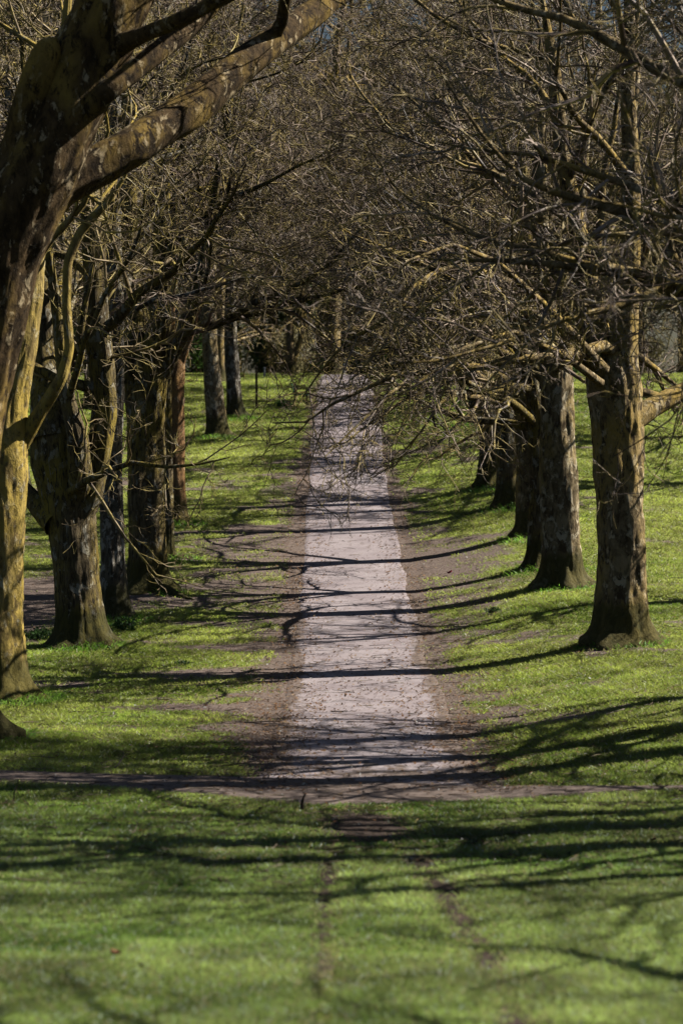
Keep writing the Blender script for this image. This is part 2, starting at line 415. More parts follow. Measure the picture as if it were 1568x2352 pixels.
tree('park_tree', 'mossy many-stemmed tree dividing low into dark and pale grey stems, second on the left', 'ridged', 44,
     [(190, 1490, 104), (185, 1400, 98), (175, 1300, 96), (166, 1200, 104), (152, 1120, 122), (135, 1050, 128), (125, 980, 112)],
     [([(118, 1010, 100), (108, 900, 76), (100, 800, 60), (95, 700, 50), (90, 550, 42)], .5),
      ([(172, 1180, 50), (186, 1100, 58), (176, 1000, 45), (156, 920, 35), (145, 850, 30), (135, 750, 26)], -.5),
      ([(184, 1190, 56), (206, 1130, 64), (226, 1040, 60), (240, 950, 60), (235, 850, 60), (222, 750, 58), (216, 600, 52), (205, 450, 46), (200, 300, 40), (205, 100, 32)], 0),
      ([(130, 1200, 70), (92, 1168, 50), (62, 1130, 38), (30, 1090, 34)], .4, 'noext')],
     H=12.5, low=4.2, seed=13, dens=.9, tw=1, nl=.6, leader=False, group=LEFT)
tree('park_tree', 'slim grey straight-trunked tree tucked behind the mossy many-stemmed tree', 'grey', 48,
     [(264, 1430, 62), (262, 1350, 57), (258, 1200, 54), (255, 1100, 54), (256, 1000, 50), (262, 900, 44), (266, 700, 38), (262, 500, 32), (265, 200, 26)],
     H=12.5, low=4.8, seed=14, dens=.9, tw=0, nl=.9, lmax=4.5, reach=1, group=LEFT)
tree('park_tree', 'broad dark tree on the left with a long surface root and several rising stems', 'ridged', 53,
     [(340, 1365, 88), (338, 1250, 82), (337, 1150, 82), (336, 1050, 83), (335, 950, 88), (335, 880, 100), (330, 800, 105)],
     [([(318, 860, 70), (308, 740, 58), (300, 600, 45), (295, 400, 35), (290, 200, 26)], .4),
      ([(352, 860, 70), (366, 740, 54), (371, 600, 42), (373, 450, 34), (376, 250, 26)], -.4),
      ([(370, 860, 40), (418, 765, 34), (450, 680, 28), (476, 560, 23), (500, 400, 18)], -.8),
      ([(312, 920, 34), (282, 850, 28), (262, 780, 20), (250, 740, 18)], -.5, 'cut')],
     roots=[[(372, 1340, 40, -.3), (395, 1350, 26, -.6), (425, 1368, 12, -1.0), (445, 1380, 4, -1.2)]],
     H=12.5, low=4.2, seed=15, dens=1, tw=0, nl=.7, reach=.8, leader=False, group=LEFT)
tree('park_tree', 'thin-trunked tree almost hidden behind the broad dark tree with the surface root', 'ridged', 58.5,
     [(385, 1290, 28), (384, 1200, 28), (381, 1000, 28), (378, 700, 25)], H=12, low=5, seed=16, dens=.9, tw=1, nl=.8, reach=1, group=LEFT)
tree('park_tree', 'tree with a warm orange trunk and a rounded stub on top, on the left', 'orange', 64,
     [(405, 1210, 46), (403, 1100, 43), (403, 1000, 43), (402, 900, 45), (402, 820, 49), (402, 785, 46)],
     [([(392, 840, 20), (393, 700, 18), (400, 500, 15), (405, 300, 12)], .5), ([(412, 850, 16), (440, 760, 14), (470, 640, 12)], -.3)],
     H=12.5, low=4.6, seed=17, dens=1, tw=0, nl=.9, reach=.8, topcut=True, group=LEFT)
tree('park_tree', 'tall pale tree leaning slightly left on the far lawn, left of its darker twin', 'pale', 82,
     [(500, 1010, 44), (495, 950, 42), (488, 880, 39), (482, 800, 36), (478, 720, 34), (480, 600, 32), (492, 450, 30), (495, 300, 28), (492, 150, 24)],
     [([(480, 780, 26), (458, 660, 20), (432, 500, 16)], .6)],
     H=14.5, low=4, seed=18, dens=1, tw=2, nl=.8, reach=.6, group=LEFT, rmin=.0085)
tree('park_tree', 'darker narrow tree standing just right of the pale leaning tree on the far lawn', 'grey', 87,
     [(542, 965, 36), (537, 900, 33), (532, 820, 31), (528, 740, 28), (530, 600, 22)], H=14, low=4, seed=19, dens=1, tw=0, nl=.9, reach=.6, group=LEFT, rmin=.0085)

# right-hand row
tree('park_tree', 'nearest tree of the right-hand row, thick lumpy trunk with a flared foot', 'plane', 43.5,
     [(1428, 1485, 116), (1428, 1380, 112), (1427, 1250, 108), (1423, 1150, 109), (1418, 1050, 112), (1416, 950, 116), (1410, 870, 125), (1405, 820, 110)],
     [([(1395, 890, 72), (1375, 780, 60), (1350, 650, 50), (1320, 500, 42), (1290, 350, 36), (1270, 150, 30)], .4),
      ([(1428, 880, 80), (1432, 750, 64), (1445, 600, 50), (1450, 400, 42), (1440, 200, 34)], 0),
      ([(1430, 980, 60), (1500, 935, 48), (1568, 900, 42), (1660, 870, 34), (1760, 820, 26)], .8, 'noext')],
     H=12.5, low=3.0, seed=21, dens=1, tw=0, nl=.7, reach=-1, leader=False, group=RIGHT,
     customs=[([(1390, 850, 24, -.5), (1250, 700, 17, -2), (1140, 600, 12, -3), (1040, 560, 8, -4), (930, 600, 4, -5)], 0),
              ([(1380, 880, 20, -.5), (1300, 820, 14, -1.5), (1180, 760, 10, -2.5), (1060, 800, 7, -3.5), (960, 880, 4, -4)], 0),
              ([(1440, 800, 22, 0), (1510, 850, 14, 1), (1590, 920, 8, 1.5), (1650, 1010, 4, 2)], 0),
              ([(1450, 660, 22, 0), (1530, 640, 15, 1.5), (1620, 720, 9, 2), (1680, 860, 4, 2.5)], 0)])
tree('park_tree', 'second tree of the right-hand row, smooth trunk brightly lit down its right side', 'pale', 54,
     [(1295, 1352, 88), (1290, 1250, 84), (1285, 1150, 82), (1280, 1050, 80), (1278, 950, 78), (1275, 870, 76), (1275, 830, 70)],
     [([(1268, 890, 60), (1262, 780, 50), (1245, 600, 42), (1240, 420, 34), (1235, 200, 28)], .4),
      ([(1286, 880, 44), (1300, 740, 35), (1325, 600, 28), (1335, 400, 24)], -.4)],
     H=12.5, low=3.0, seed=22, dens=1, tw=2, nl=.8, reach=-1, leader=False, group=RIGHT,
     customs=[([(1250, 830, 18, -.5), (1150, 780, 12, -2), (1030, 800, 9, -4), (900, 900, 7, -6), (745, 1050, 3, -7)], 0),
              ([(1310, 800, 20, .3), (1400, 770, 14, 1.5), (1490, 830, 9, 2), (1550, 950, 4, 2.5)], 0)])
tree('park_tree', 'third tree of the right-hand row, dark trunk half hidden behind the brightly lit second one', 'ridged', 56.5,
     [(1238, 1315, 54), (1240, 1200, 48), (1240, 1100, 46), (1235, 1000, 45), (1225, 850, 43), (1215, 700, 39), (1200, 500, 33)],
     H=12.5, low=3.0, seed=23, dens=1, tw=1, nl=1, reach=-1, group=RIGHT)
tree('park_tree', 'fourth tree of the right-hand row, with green moss low on its foot', 'plane', 62,
     [(1213, 1240, 54), (1212, 1130, 53), (1210, 1020, 52), (1203, 920, 53), (1195, 850, 50), (1180, 780, 40), (1145, 650, 32)],
     [([(1205, 880, 30), (1215, 760, 26), (1222, 600, 20)], .5)], H=12.5, low=3.0, seed=24, dens=1, tw=0, nl=.9, reach=-1, group=RIGHT)
tree('park_tree', 'fifth tree of the right-hand row, dark with a foot that spreads to the left', 'ridged', 67,
     [(1165, 1172, 50), (1165, 1080, 48), (1162, 980, 47), (1158, 880, 45), (1150, 760, 40)], H=13, low=4.2, seed=25, dens=1, tw=2, nl=1, reach=-.8, group=RIGHT)
tree('park_tree', 'sixth and farthest thick trunk of the right-hand row, nearest to the path', 'ridged', 71,
     [(1122, 1125, 44), (1122, 1040, 43), (1118, 940, 42), (1112, 850, 38), (1105, 700, 34)], H=13.5, low=4.2, seed=26, dens=1, tw=0, nl=1, reach=-.8, group=RIGHT)
tree('park_tree', 'slender dark tree seen just left of the right-hand row, behind it on the rise', 'grey', 86,
     [(1088, 978, 24), (1088, 900, 22), (1086, 820, 20), (1084, 700, 18)], H=13, low=4, seed=27, dens=1, tw=1, nl=1, reach=-.5, group=RIGHT, rmin=.0085)
tree('park_tree', 'thinnest young tree on the right lawn, between the slender dark one and the path', 'plane', 91,
     [(1061, 932, 17), (1060, 870, 15), (1058, 780, 13)], H=10, low=3, seed=28, dens=.9, tw=0, nl=1, lmax=3.5, group=RIGHT, rmin=.0085)
tree('park_tree', 'stout tree with a pale lit foot beside the top of the path, on its right', 'pale', 118,
     [(918, 865, 46), (916, 830, 42), (912, 760, 38), (905, 650, 30)], [([(905, 790, 22), (880, 700, 18), (860, 580, 14)], .5)],
     H=14, low=3, seed=29, dens=1.1, tw=0, nl=1, group='trees at the far end of the path', rmin=.012)
tree('park_tree', 'pinkish trunk beyond the far lawn, left of the top of the path', 'plane', 130,
     [(668, 852, 24), (666, 800, 19), (664, 700, 17)], [([(672, 830, 16), (690, 780, 13), (694, 650, 10)], .3)], H=15, low=3, seed=30, dens=1, tw=2, nl=1, group='trees at the far end of the path', rmin=.012)
# right-edge tree leaning into the frame, then unseen trees set for their shade
tree('park_tree', 'tree at the right edge reaching a long pale branch across the path', 'plane', 28.6,
     [(1800, 1730, 150), (1800, 1500, 130), (1800, 1200, 125), (1805, 900, 125), (1810, 600, 110), (1800, 300, 95)],
     fit=False, H=13, low=4.2, seed=41, dens=.9, tw=2, nl=.75, reach=-1, lmax=5.5, group=RIGHT,
     customs=[([(1790, 560, 26, 0), (1680, 600, 21, -.5), (1568, 640, 17, -1), (1430, 700, 14, -1.3), (1290, 735, 11, -1.6), (1150, 790, 8, -2), (1000, 830, 5, -2.3), (880, 835, 3, -2.5)], 0)])
def off_tree(x, y, label, seed, H=13, bark_='plane', tw=0, **k):  # unseen trees right of the frame, set for the shadows they cast
    d = y; px = x/d*FPX+784; 
    z = float(gz(x, y))-CAMZ
    py0 = 890-z/d*FPX
    f = FPX/d
    return tree('park_tree', label, bark_, d, [(px, py0, .75*f), (px, py0-1.5*f, .7*f), (px+.1*f, py0-4*f, .65*f), (px, py0-7*f, .5*f)], H=H, seed=seed, tw=tw, fit=False, **k)
off_tree(8.0, 22.5, 'tree beside the camera on the right, shading the foreground grass', 42, low=3.5, nl=1, dens=.8, group='trees beside the camera')
off_tree(6.6, 23.8, 'unseen tree added beside the camera nearest the crossing path, throwing broad shadows over it', 46, low=3.2, nl=1.0, dens=1, group='trees beside the camera')
off_tree(11.5, 21.5, 'second unseen tree added for its shadows, farther right, with a wide crown', 47, low=3.2, nl=.6, dens=.8, group='trees beside the camera')
off_tree(12.5, 26.5, 'unseen tree added on the right outside the row, casting thin shadows', 43, low=3.5, nl=1, dens=.8, group='trees beside the camera')
off_tree(9.5, 13.6, 'unseen near tree added on the right, shading the closest grass', 44, low=4, nl=.8, dens=.8, group='trees beside the camera')
off_tree(11.5, 34.5, 'tree on the right lawn beyond the frame, level with the first trunks', 45, low=4, nl=1.2, dens=1, group='trees beside the camera')
off_tree(9.2, 31.5, 'tree added for its shadows just outside the frame on the right lawn, between the nearest two of its row', 48, low=4, nl=1.3, dens=1.1, group='trees beside the camera')

off_tree(12.5, 49.5, 'tree added for its shadows on the right lawn outside the frame, level with the brightly lit trunk', 51, low=4.5, nl=1.1, dens=.9, group='trees beside the camera')
# background woodland: a few shared shapes, each tree an object of its own
def proto_tree(seed, H, tw, bk, dens=.7, rmin=.018):
    rg = np.random.default_rng(seed)
    n = 8; z = np.linspace(-.2, H*.55, n); cl = np.stack([np.cumsum(rg.normal(size=n)*.09), np.cumsum(rg.normal(size=n)*.09), z], 1)
    r = np.linspace(.36, .2, n)
    cl, r = extend(cl, r, H, rg, .04)
    ax = [(cl, r)]
    acc0 = Acc(); acc0.add(*trunk_mesh('t', cl, r, None, seed, 1, 0, sides=18))
    for j in range(3):
        i = 3+j; az = rg.random()*6.28
        q = [cl[i]]; d = norm(np.array([math.cos(az), math.sin(az), 1.5]))
        for s in range(5): d = norm(d+rg.normal(size=3)*.1+[0, 0, .1]); q.append(q[-1]+d*.8)
        q, rr = extend(q, np.linspace(r[i]*.6, r[i]*.4, 6), H*rg.uniform(.8, 1), rg, .03)
        ax.append((q, rr)); acc0.add(*trunk_mesh('l', q, rr, None, seed+j, 0, -99, sides=10))
    LP, LR, LL = [], [], []
    for q, rr in ax:
        s = np.concatenate([[0], np.cumsum(np.linalg.norm(np.diff(q, axis=0), axis=1))]); smin = np.interp(1.6, q[:, 2], s)
        az = 0
        for i in range(int((s[-1]-smin)*.75)):
            t = smin+(s[-1]-smin)*(i+rg.random())/((s[-1]-smin)*.75)
            p = np.array([np.interp(t, s, q[:, c]) for c in range(3)]); az += 2.4+rg.uniform(-.5, .5); el = rg.uniform(.1, .6)+.4*p[2]/H
            L = np.clip(2+(H-p[2])*.45, 1.8, 6)*rg.uniform(.75, 1.15)
            b = grow(p[None], np.array([[math.cos(az)*math.cos(el), math.sin(az)*math.cos(el), math.sin(el)]]), np.array([L]), 12, .13, np.linspace(.03, -.02, 11), rg)
            rb = taperr(np.array([.02+.012*L]), .012, 12); acc0.add(*tubes(b, rb, 6)); LP.append(b[0]); LR.append(rb[0]); LL.append(L)
    acc = Acc(); twigs(acc, np.array(LP), np.array(LR), np.array(LL), rg, dens, rmin, acc0)
    return acc0.mesh('trunk', BARK[bk]), acc.mesh('crown', TW[tw])
PROT = [proto_tree(101, 19, 0, 'plane'), proto_tree(102, 21, 2, 'grey'), proto_tree(103, 18, 1, 'ridged'), proto_tree(104, 22, 0, 'plane')]
rb = np.random.default_rng(5); spots = [(5.6, 98), (5.2, 106), (-7.5, 100), (-5.6, 112)]
def put(x, y, sep):
    if all((x-a)**2+(y-b)**2 > sep**2 for a, b in spots): spots.append((x, y)); return True
for _ in range(4000):
    y = rb.uniform(60, 215); side = -1 if rb.random() < .5 else 1
    hw = .15*y+5
    x = rb.uniform(-hw, hw)
    if y < 134 and (abs(x) < 8.5): continue
    if y < 126 and 0 < x < 10.5: continue
    if y < 62 and x > 0: continue
    if 80 < y < 100 and -9 < x < 0: continue
    if y < 140 and abs(x) < 3.5: continue
    if 126 < y < 150 and 1 < x < 25: continue
    if 62 < y < 126 and x > 10.5:
        if x > 12: put(x, y, 8.5)
        continue
    put(x, y, 6.6 if y < 134 else 6.8)
    if len(spots) > 150: break
for i, (x, y) in enumerate(spots):
    a, b = PROT[i % 4]
    where = 'on the left' if x < 0 else 'on the right'
    lab = ('bare tree of the woodland ' + ('behind the left-hand row' if x < 0 else 'behind the right-hand row')) if y < 134 else ('bare tree of the far woodland beyond the top of the path, ' + where)
    t = thing('woodland_tree', lab, 'tree', (x, y, float(gz(x, y))), ('woodland left, near' if x < 0 else 'woodland right, near') if y < 134 else ('far woodland left' if x < 0 else 'far woodland right'))
    t.rotation_euler = (0, 0, rb.uniform(0, 6.28)); s = rb.uniform(.85, 1.15)*(1.17 if abs(x) < 9 and y > 134 else 1); t.scale = (s, s, s*rb.uniform(.95, 1.1))
    link('trunk', a, t); link('crown', b, t)

# ------------------------------------------------------------------ ground
def dirt(x, y):
    e = np.abs(x-pathc(y))-1.2
    nn = fbm(x, y, .55, 31, 3); n3 = fbm(x, y, 2.6, 35, 3, 1.6)
    wl = np.where(x < 0, .30+3.2*np.exp(-((y-57)/9)**2)+.7*np.exp(-((y-37)/7)**2)+.5*np.exp(-((y-73)/5)**2),
                  .28+2.3*np.exp(-((y-55)/9)**2)+.5*np.exp(-((y-37)/6)**2))
    wl = wl*np.where(y > 80, .5, 1)
    m = 1/(1+np.exp(np.clip((e-wl*(1+.7*nn))/.3, -30, 30)))*np.where(e > .35, .78, 1)
    m = m*np.where(y > 26.3, 1, 0)*np.where(e > .3, np.clip(.80+.75*fbm(x, y, .45, 41, 3, 1.5), 0, 1), 1)
    m = np.maximum(m, .85*np.exp(-(((x+6.4)/1.6)**2+((y-51)/5.5)**2)**2))  # brown patch behind the left row: shade put in as bare soil
    # patch and ruts on the near side of the junction
    m = np.maximum(m, np.exp(-((x-.22+.04*(y-24))/.5)**2-((y-23.2)/1.6)**2)*(.95+.8*nn))
    rut = np.exp(-((x-np.interp(y, [14.7, 18.6, 20.5, 23], [.86, .75, .62, .35])+.04*n2(y, y*0, .9, 95))/.15)**2)+.95*np.exp(-((x+.10+.03*n2(y, y*0, .8, 96))/.10)**2)
    m = np.maximum(m, rut*(.92+.6*nn+.6*n3)*np.clip((24-y)/4, 0, 1))
    # verges of the crossing path
    yc = crossc(x)
    m = np.maximum(m, .9*np.exp(-((np.abs(y-yc)-crossw(x)/2)/.22)**2))
    return np.clip(m+.34*n3*(m > .06)*np.clip(m*3, 0, 1)+.16*np.clip(n3-.2, 0, 1)+1.5*np.clip(fbm(x, y, .42, 91, 3, .8)+.4*n3-np.where(x < 0, -.02, .05), 0, 1)*np.clip((y-27)/5, 0, 1)*np.clip((11-np.abs(x))/3, 0, 1)*np.where(y > 80, .5, 1), 0, 1)
def crossc(x): return 26.2+np.where(np.asarray(x) < 0, .26, -.10)*np.abs(x)
def crossw(x): return np.where(np.asarray(x) < 0, .85, .5*np.clip(1-(np.asarray(x)-1.8)/2.6, .03, 1))+1.5*np.exp(-(np.asarray(x)/1.6)**2)
def onpath(x, y, sh=0.0):
    wv = .10*n2(x, y, 1.3, 51)+.08*n2(x, y, 5, 52)-.05
    hw = 1.2+.16*np.exp(-((y-27.5)/1.6)**2)
    p1 = (np.abs(x-pathc(y)) < hw+wv-sh) & (y > 26.0)
    p2 = np.abs(y-crossc(x)) < crossw(x)/2+wv-sh
    return p1 | p2 | ((np.abs(y-133.5) < 1.0) & (x > -1))

def grid(x0, x1, nx, y0, y1, ny, power=1.0):
    xs = np.linspace(x0, x1, nx); ys = y0*(y1/y0)**np.linspace(0, 1, ny) if power != 1 else np.linspace(y0, y1, ny)
    X, Y = np.meshgrid(xs, ys); idx = np.arange(nx*ny).reshape(ny, nx)
    F = np.stack([idx[:-1, :-1], idx[:-1, 1:], idx[1:, 1:], idx[1:, :-1]], -1).reshape(-1, 4)
    return X.ravel(), Y.ravel(), F
g = M('lawn_soil_and_grass')
at = g.node('ShaderNodeAttribute', attribute_name='Col'); sep = g.node('ShaderNodeSeparateColor'); g.l.new(at.outputs['Color'], sep.inputs[0])
v = g.coord('Object'); nA = g.noise(v, 14, 5, .7); nB = g.noise(v, 70, 3, .7); nC = g.noise(v, 1.1, 3)
gr = g.mix(g.ramp(nA, [(.35, 0.), (.65, 1.)]), (.22, .32, .045), (.68, .72, .14))
gr = g.mix(g.ramp(nC, [(.4, 0.), (.7, .6)]), gr, (.46, .44, .14))
so_ = g.mix(g.ramp(nA, [(.3, 0.), (.7, 1.)]), (.14, .095, .075), (.42, .32, .27))
so_ = g.mix(g.ramp(nB, [(.55, 0.), (.68, 1.)]), so_, (.45, .34, .26))
so_ = g.mix(sep.outputs[1], so_, g.mix(1.0, so_, (.42, .40, .38), 'MULTIPLY')); fac = g.node('ShaderNodeMath', operation='ADD'); g.l.new(sep.outputs[0], fac.inputs[0])
jit = g.node('ShaderNodeMath', operation='MULTIPLY_ADD'); g.l.new(nA, jit.inputs[0]); jit.inputs[1].default_value = .8; jit.inputs[2].default_value = -.4; g.l.new(jit.outputs[0], fac.inputs[1])
g.base(g.mix(g.ramp(fac.outputs[0], [(.30, 0.), (.55, 1.)]), gr, so_))
g.bump(nA, .8, .05)
def ground_part(X, Y, F, lower=True):
    Z = gz(X, Y)
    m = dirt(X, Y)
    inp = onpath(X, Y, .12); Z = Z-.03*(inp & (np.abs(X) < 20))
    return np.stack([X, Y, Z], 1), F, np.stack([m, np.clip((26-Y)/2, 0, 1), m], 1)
X, Y, F = grid(-24, 24, 321, 8, 140, 900, 2)
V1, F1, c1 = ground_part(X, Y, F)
# outer sheet to the horizon, stitched by overlapping lower sheets
def ring(x0, x1, nx, y0, y1, ny):
    X, Y, F = grid(x0, x1, nx, y0, y1, ny); return np.stack([X, Y, gz(X, Y)], 1), F, np.zeros((len(X), 3))
parts = [(V1, F1, c1)]
for a in [(-24, 24, 60, 140, 900, 120), (-24, 24, 60, -60, 8, 40), (-400, -24, 60, -60, 900, 200), (24, 400, 60, -60, 900, 200)]:
    parts.append(ring(*a))
off = 0; VV, FF, CC = [], [], []
for a, b, c in parts: VV.append(a); FF.append(b+off); CC.append(c); off += len(a)
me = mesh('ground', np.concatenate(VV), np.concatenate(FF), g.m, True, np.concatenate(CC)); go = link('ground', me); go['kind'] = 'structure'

# path surface
p = M('worn_pinkish_asphalt'); v = p.coord('Object'); a1 = p.noise(v, 90, 4, .8); a2 = p.noise(v, .8, 4, .6); a3 = p.noise(p.coord('Object', (1, .35, 1)), 5, 5, .7)
vo = p.node('ShaderNodeTexVoronoi', feature='F1'); vo.inputs['Scale'].default_value = 75; p.l.new(v, vo.inputs['Vector'])
c = p.mix(p.ramp(a2, [(.35, 0.), (.65, 1.)]), (.52, .42, .425), (.80, .68, .675))
c = p.mix(p.ramp(a1, [(.4, 0.), (.62, .7)]), c, (.27, .22, .235))
c = p.mix(p.ramp(vo.outputs['Distance'], [(.0, .5), (.25, 0.)]), c, (.66, .6, .58))
c = p.mix(p.ramp(a3, [(.56, 0.), (.68, .75)]), c, (.25, .18, .155))
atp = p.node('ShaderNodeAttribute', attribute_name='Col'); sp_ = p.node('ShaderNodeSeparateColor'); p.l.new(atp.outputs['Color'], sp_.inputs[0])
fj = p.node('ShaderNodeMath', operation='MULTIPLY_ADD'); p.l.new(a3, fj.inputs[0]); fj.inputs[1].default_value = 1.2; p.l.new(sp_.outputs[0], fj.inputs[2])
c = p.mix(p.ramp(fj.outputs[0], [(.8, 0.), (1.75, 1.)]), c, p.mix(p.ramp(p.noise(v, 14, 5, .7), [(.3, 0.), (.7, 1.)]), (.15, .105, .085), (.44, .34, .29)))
p.base(c); p.bump(a1, .5, .01)
def strip(name, cf, wf, t0, t1, n, axis, dz, mat, m=15):
    T = np.linspace(t0, t1, n); u = np.sin(np.linspace(-1, 1, m)*np.pi/2)
    Tg, U = np.meshgrid(T, u, indexing='ij')
    sh = np.array(T)*1.0
    wl = wf(T)/2+.06*n2(sh, sh*0, .5, 61)+.02*n2(sh, sh*0, 3, 62); wr = wf(T)/2+.06*n2(sh, sh*0, .45, 63)+.02*n2(sh, sh*0, 3, 64)
    off = np.where(U < 0, U*wl[:, None], U*wr[:, None])
    Cc = cf(T)[:, None]+off
    X, Y = (Cc, Tg) if axis == 'y' else (Tg, Cc)
    Z = gz(X, Y)+dz
    Z[:, 0] -= .016; Z[:, -1] -= .016
    idx = np.arange(n*m).reshape(n, m)
    F = np.stack([idx[:-1, :-1], idx[:-1, 1:], idx[1:, 1:], idx[1:, :-1]], -1).reshape(-1, 4)
    if axis != 'y': F = F[:, ::-1]
    ed = .9*np.clip(1-(1-np.abs(U))*3.4, 0, 1)*np.clip(1.15-np.abs(Y-36)/16, .15, 1)*(.85+.6*n2(X, Y, .5, 70)) + .30*np.clip((34-Y)/5, 0, 1)*(.7+.9*n2(X, Y, .9, 72)) + .3*(np.abs(U) > .975)  # middle term tints the near end: mostly tree shade painted as soil
    if axis != 'y': ed = ed*.5+.80  # crossing path browner all over: dirt, plus its shade put into the colour
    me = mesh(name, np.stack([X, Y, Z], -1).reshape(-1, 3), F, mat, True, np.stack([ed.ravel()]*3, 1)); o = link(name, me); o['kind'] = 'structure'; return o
strip('path', pathc, lambda y: 2.4+.05*np.exp(-((y-34)/5)**2)+.7*np.exp(-((y-27.2)/1.0)**2), 26.0, 134, 1100, 'y', .010, p.m)
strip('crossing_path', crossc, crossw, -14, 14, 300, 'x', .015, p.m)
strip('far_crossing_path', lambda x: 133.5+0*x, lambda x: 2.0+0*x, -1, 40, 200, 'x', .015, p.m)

# ------------------------------------------------------------------ grass, leaves
gm = M('grass_blades'); at = gm.node('ShaderNodeAttribute', attribute_name='Col'); gm.base(at.outputs['Color'])
gm.b.inputs['Roughness'].default_value = .45; gm.b.inputs['Specular IOR Level'].default_value = .35
tr = gm.node('ShaderNodeBsdfTranslucent'); gm.l.new(at.outputs['Color'], tr.inputs[0]); mx = gm.node('ShaderNodeMixShader'); mx.inputs[0].default_value = .3
ge = gm.node('ShaderNodeNewGeometry'); vm = gm.node('ShaderNodeVectorMath', operation='MULTIPLY_ADD'); gm.l.new(ge.outputs['Normal'], vm.inputs[0]); vm.inputs[1].default_value = (.45, .45, .45); vm.inputs[2].default_value = (0, 0, .8)
vn = gm.node('ShaderNodeVectorMath', operation='NORMALIZE'); gm.l.new(vm.outputs[0], vn.inputs[0]); gm.l.new(vn.outputs[0], gm.b.inputs['Normal'])
out = gm.n['Material Output']; gm.l.new(gm.b.outputs[0], mx.inputs[1]); gm.l.new(tr.outputs[0], mx.inputs[2]); gm.l.new(mx.outputs[0], out.inputs[0])
def blades(N, y0, y1, seed):
    rg = np.random.default_rng(seed)
    y = y0*(y1/y0)**rg.random(N); x = rg.uniform(-1, 1, N)*(.155*y+1.0)
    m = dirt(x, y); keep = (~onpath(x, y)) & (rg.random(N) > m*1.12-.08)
    x, y, m = x[keep], y[keep], m[keep]; n = len(x)
    clump = fbm(x, y, 1.7, 81, 3); big = fbm(x, y, .22, 85, 2); pat = fbm(x, y, .8, 88, 2)
    # taller grass round the tree feet
    tall = np.zeros(n)
    for (mx_, my_, _, _) in MOUNDS: tall = np.maximum(tall, np.exp(-(((x-mx_)**2+(y-my_)**2)/.75**2)))
    h = (.030+.00026*y)*(1+1.1*clump+.5*rg.random(n))*(1-.45*m)+tall*.11*rg.random(n)
    h = np.clip(h, .012, .3)
    wd = (.0032+.00028*y)*rg.uniform(.7, 1.3, n)
    az = rg.random(n)*6.28; lean = rg.uniform(.6, 2.3, n)*h
    la = rg.random(n)*6.28
    z = gz(x, y)-.004
    b = np.stack([x, y, z], 1); s = np.stack([np.cos(az), np.sin(az), 0*az], 1)*wd[:, None]/2
    tip = b+np.stack([np.cos(la)*lean, np.sin(la)*lean, h], 1)
    mid = (b*.45+tip*.55)+np.array([0, 0, 1])*(h*.10)[:, None]
    V = np.stack([b-s, b+s, mid+s*.8, tip, mid-s*.8], 1).reshape(-1, 3)
    i = np.arange(n)*5
    F = np.stack([i, i+1, i+2, i+4], 1); F3 = np.stack([i+4, i+2, i+3, i+3], 1)
    t = np.clip(.66+.8*big+.7*pat+.6*clump+.25*(rg.random(n)-.5), 0, 1)[:, None]
    c = np.array([.28, .46, .05])*(1-t)+np.array([.86, .98, .19])*t
    c = c*np.clip(.86+.55*fbm(x, y, 2.6, 97, 2)+.5*fbm(x, y, .5, 98, 2), .35, 1.12)[:, None]
    sp = (rg.random(n) < .06)[:, None]; c = np.where(sp, np.array([.92, .96, .60]), c)  # a few pale blades: sun sparkle painted into the grass colour
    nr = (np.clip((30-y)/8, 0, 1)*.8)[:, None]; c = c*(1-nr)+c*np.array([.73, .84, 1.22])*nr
    dry = (rg.random(n) < .09+.25*m+.10*np.clip(pat, 0, 1))[:, None]
    c = np.where(dry, np.array([.62, .50, .27])*rg.uniform(.6, 1.1, (n, 1)), c)*rg.uniform(.5, 1.25, (n, 1))
    c = np.where((tall > .3)[:, None] & ~dry, c*np.array([.6, .95, .6]), c)
    return V, F, i, np.repeat(c, 5, 0)
def grass_obj(name, N, y0, y1, seed):
    V, F, i, c = blades(N, y0, y1, seed)
    # quad + tip triangle
    n = len(i); me = bpy.data.meshes.new(name); V = V.astype(np.float32)
    loops = np.stack([i, i+1, i+2, i+4, i+4, i+2, i+3], 1).astype(np.int32).ravel()
    ls = (np.arange(n)[:, None]*7+np.array([0, 4])).ravel().astype(np.int32)
    me.vertices.add(len(V)); me.vertices.foreach_set('co', V.ravel()); me.loops.add(len(loops)); me.loops.foreach_set('vertex_index', loops)
    me.polygons.add(len(ls)); me.polygons.foreach_set('loop_start', ls); me.update(calc_edges=True)
    a = me.color_attributes.new('Col', 'FLOAT_COLOR', 'POINT'); cc = np.ones((len(V), 4), np.float32); cc[:, :3] = c; a.data.foreach_set('color', cc.ravel())
    me.materials.append(gm.m); o = link(name, me); o['kind'] = 'stuff'; o['label'] = 'short green lawn grass over the whole park'; o['category'] = 'grass'; return o
grass_obj('grass', 1350000, 9, 136, 3)

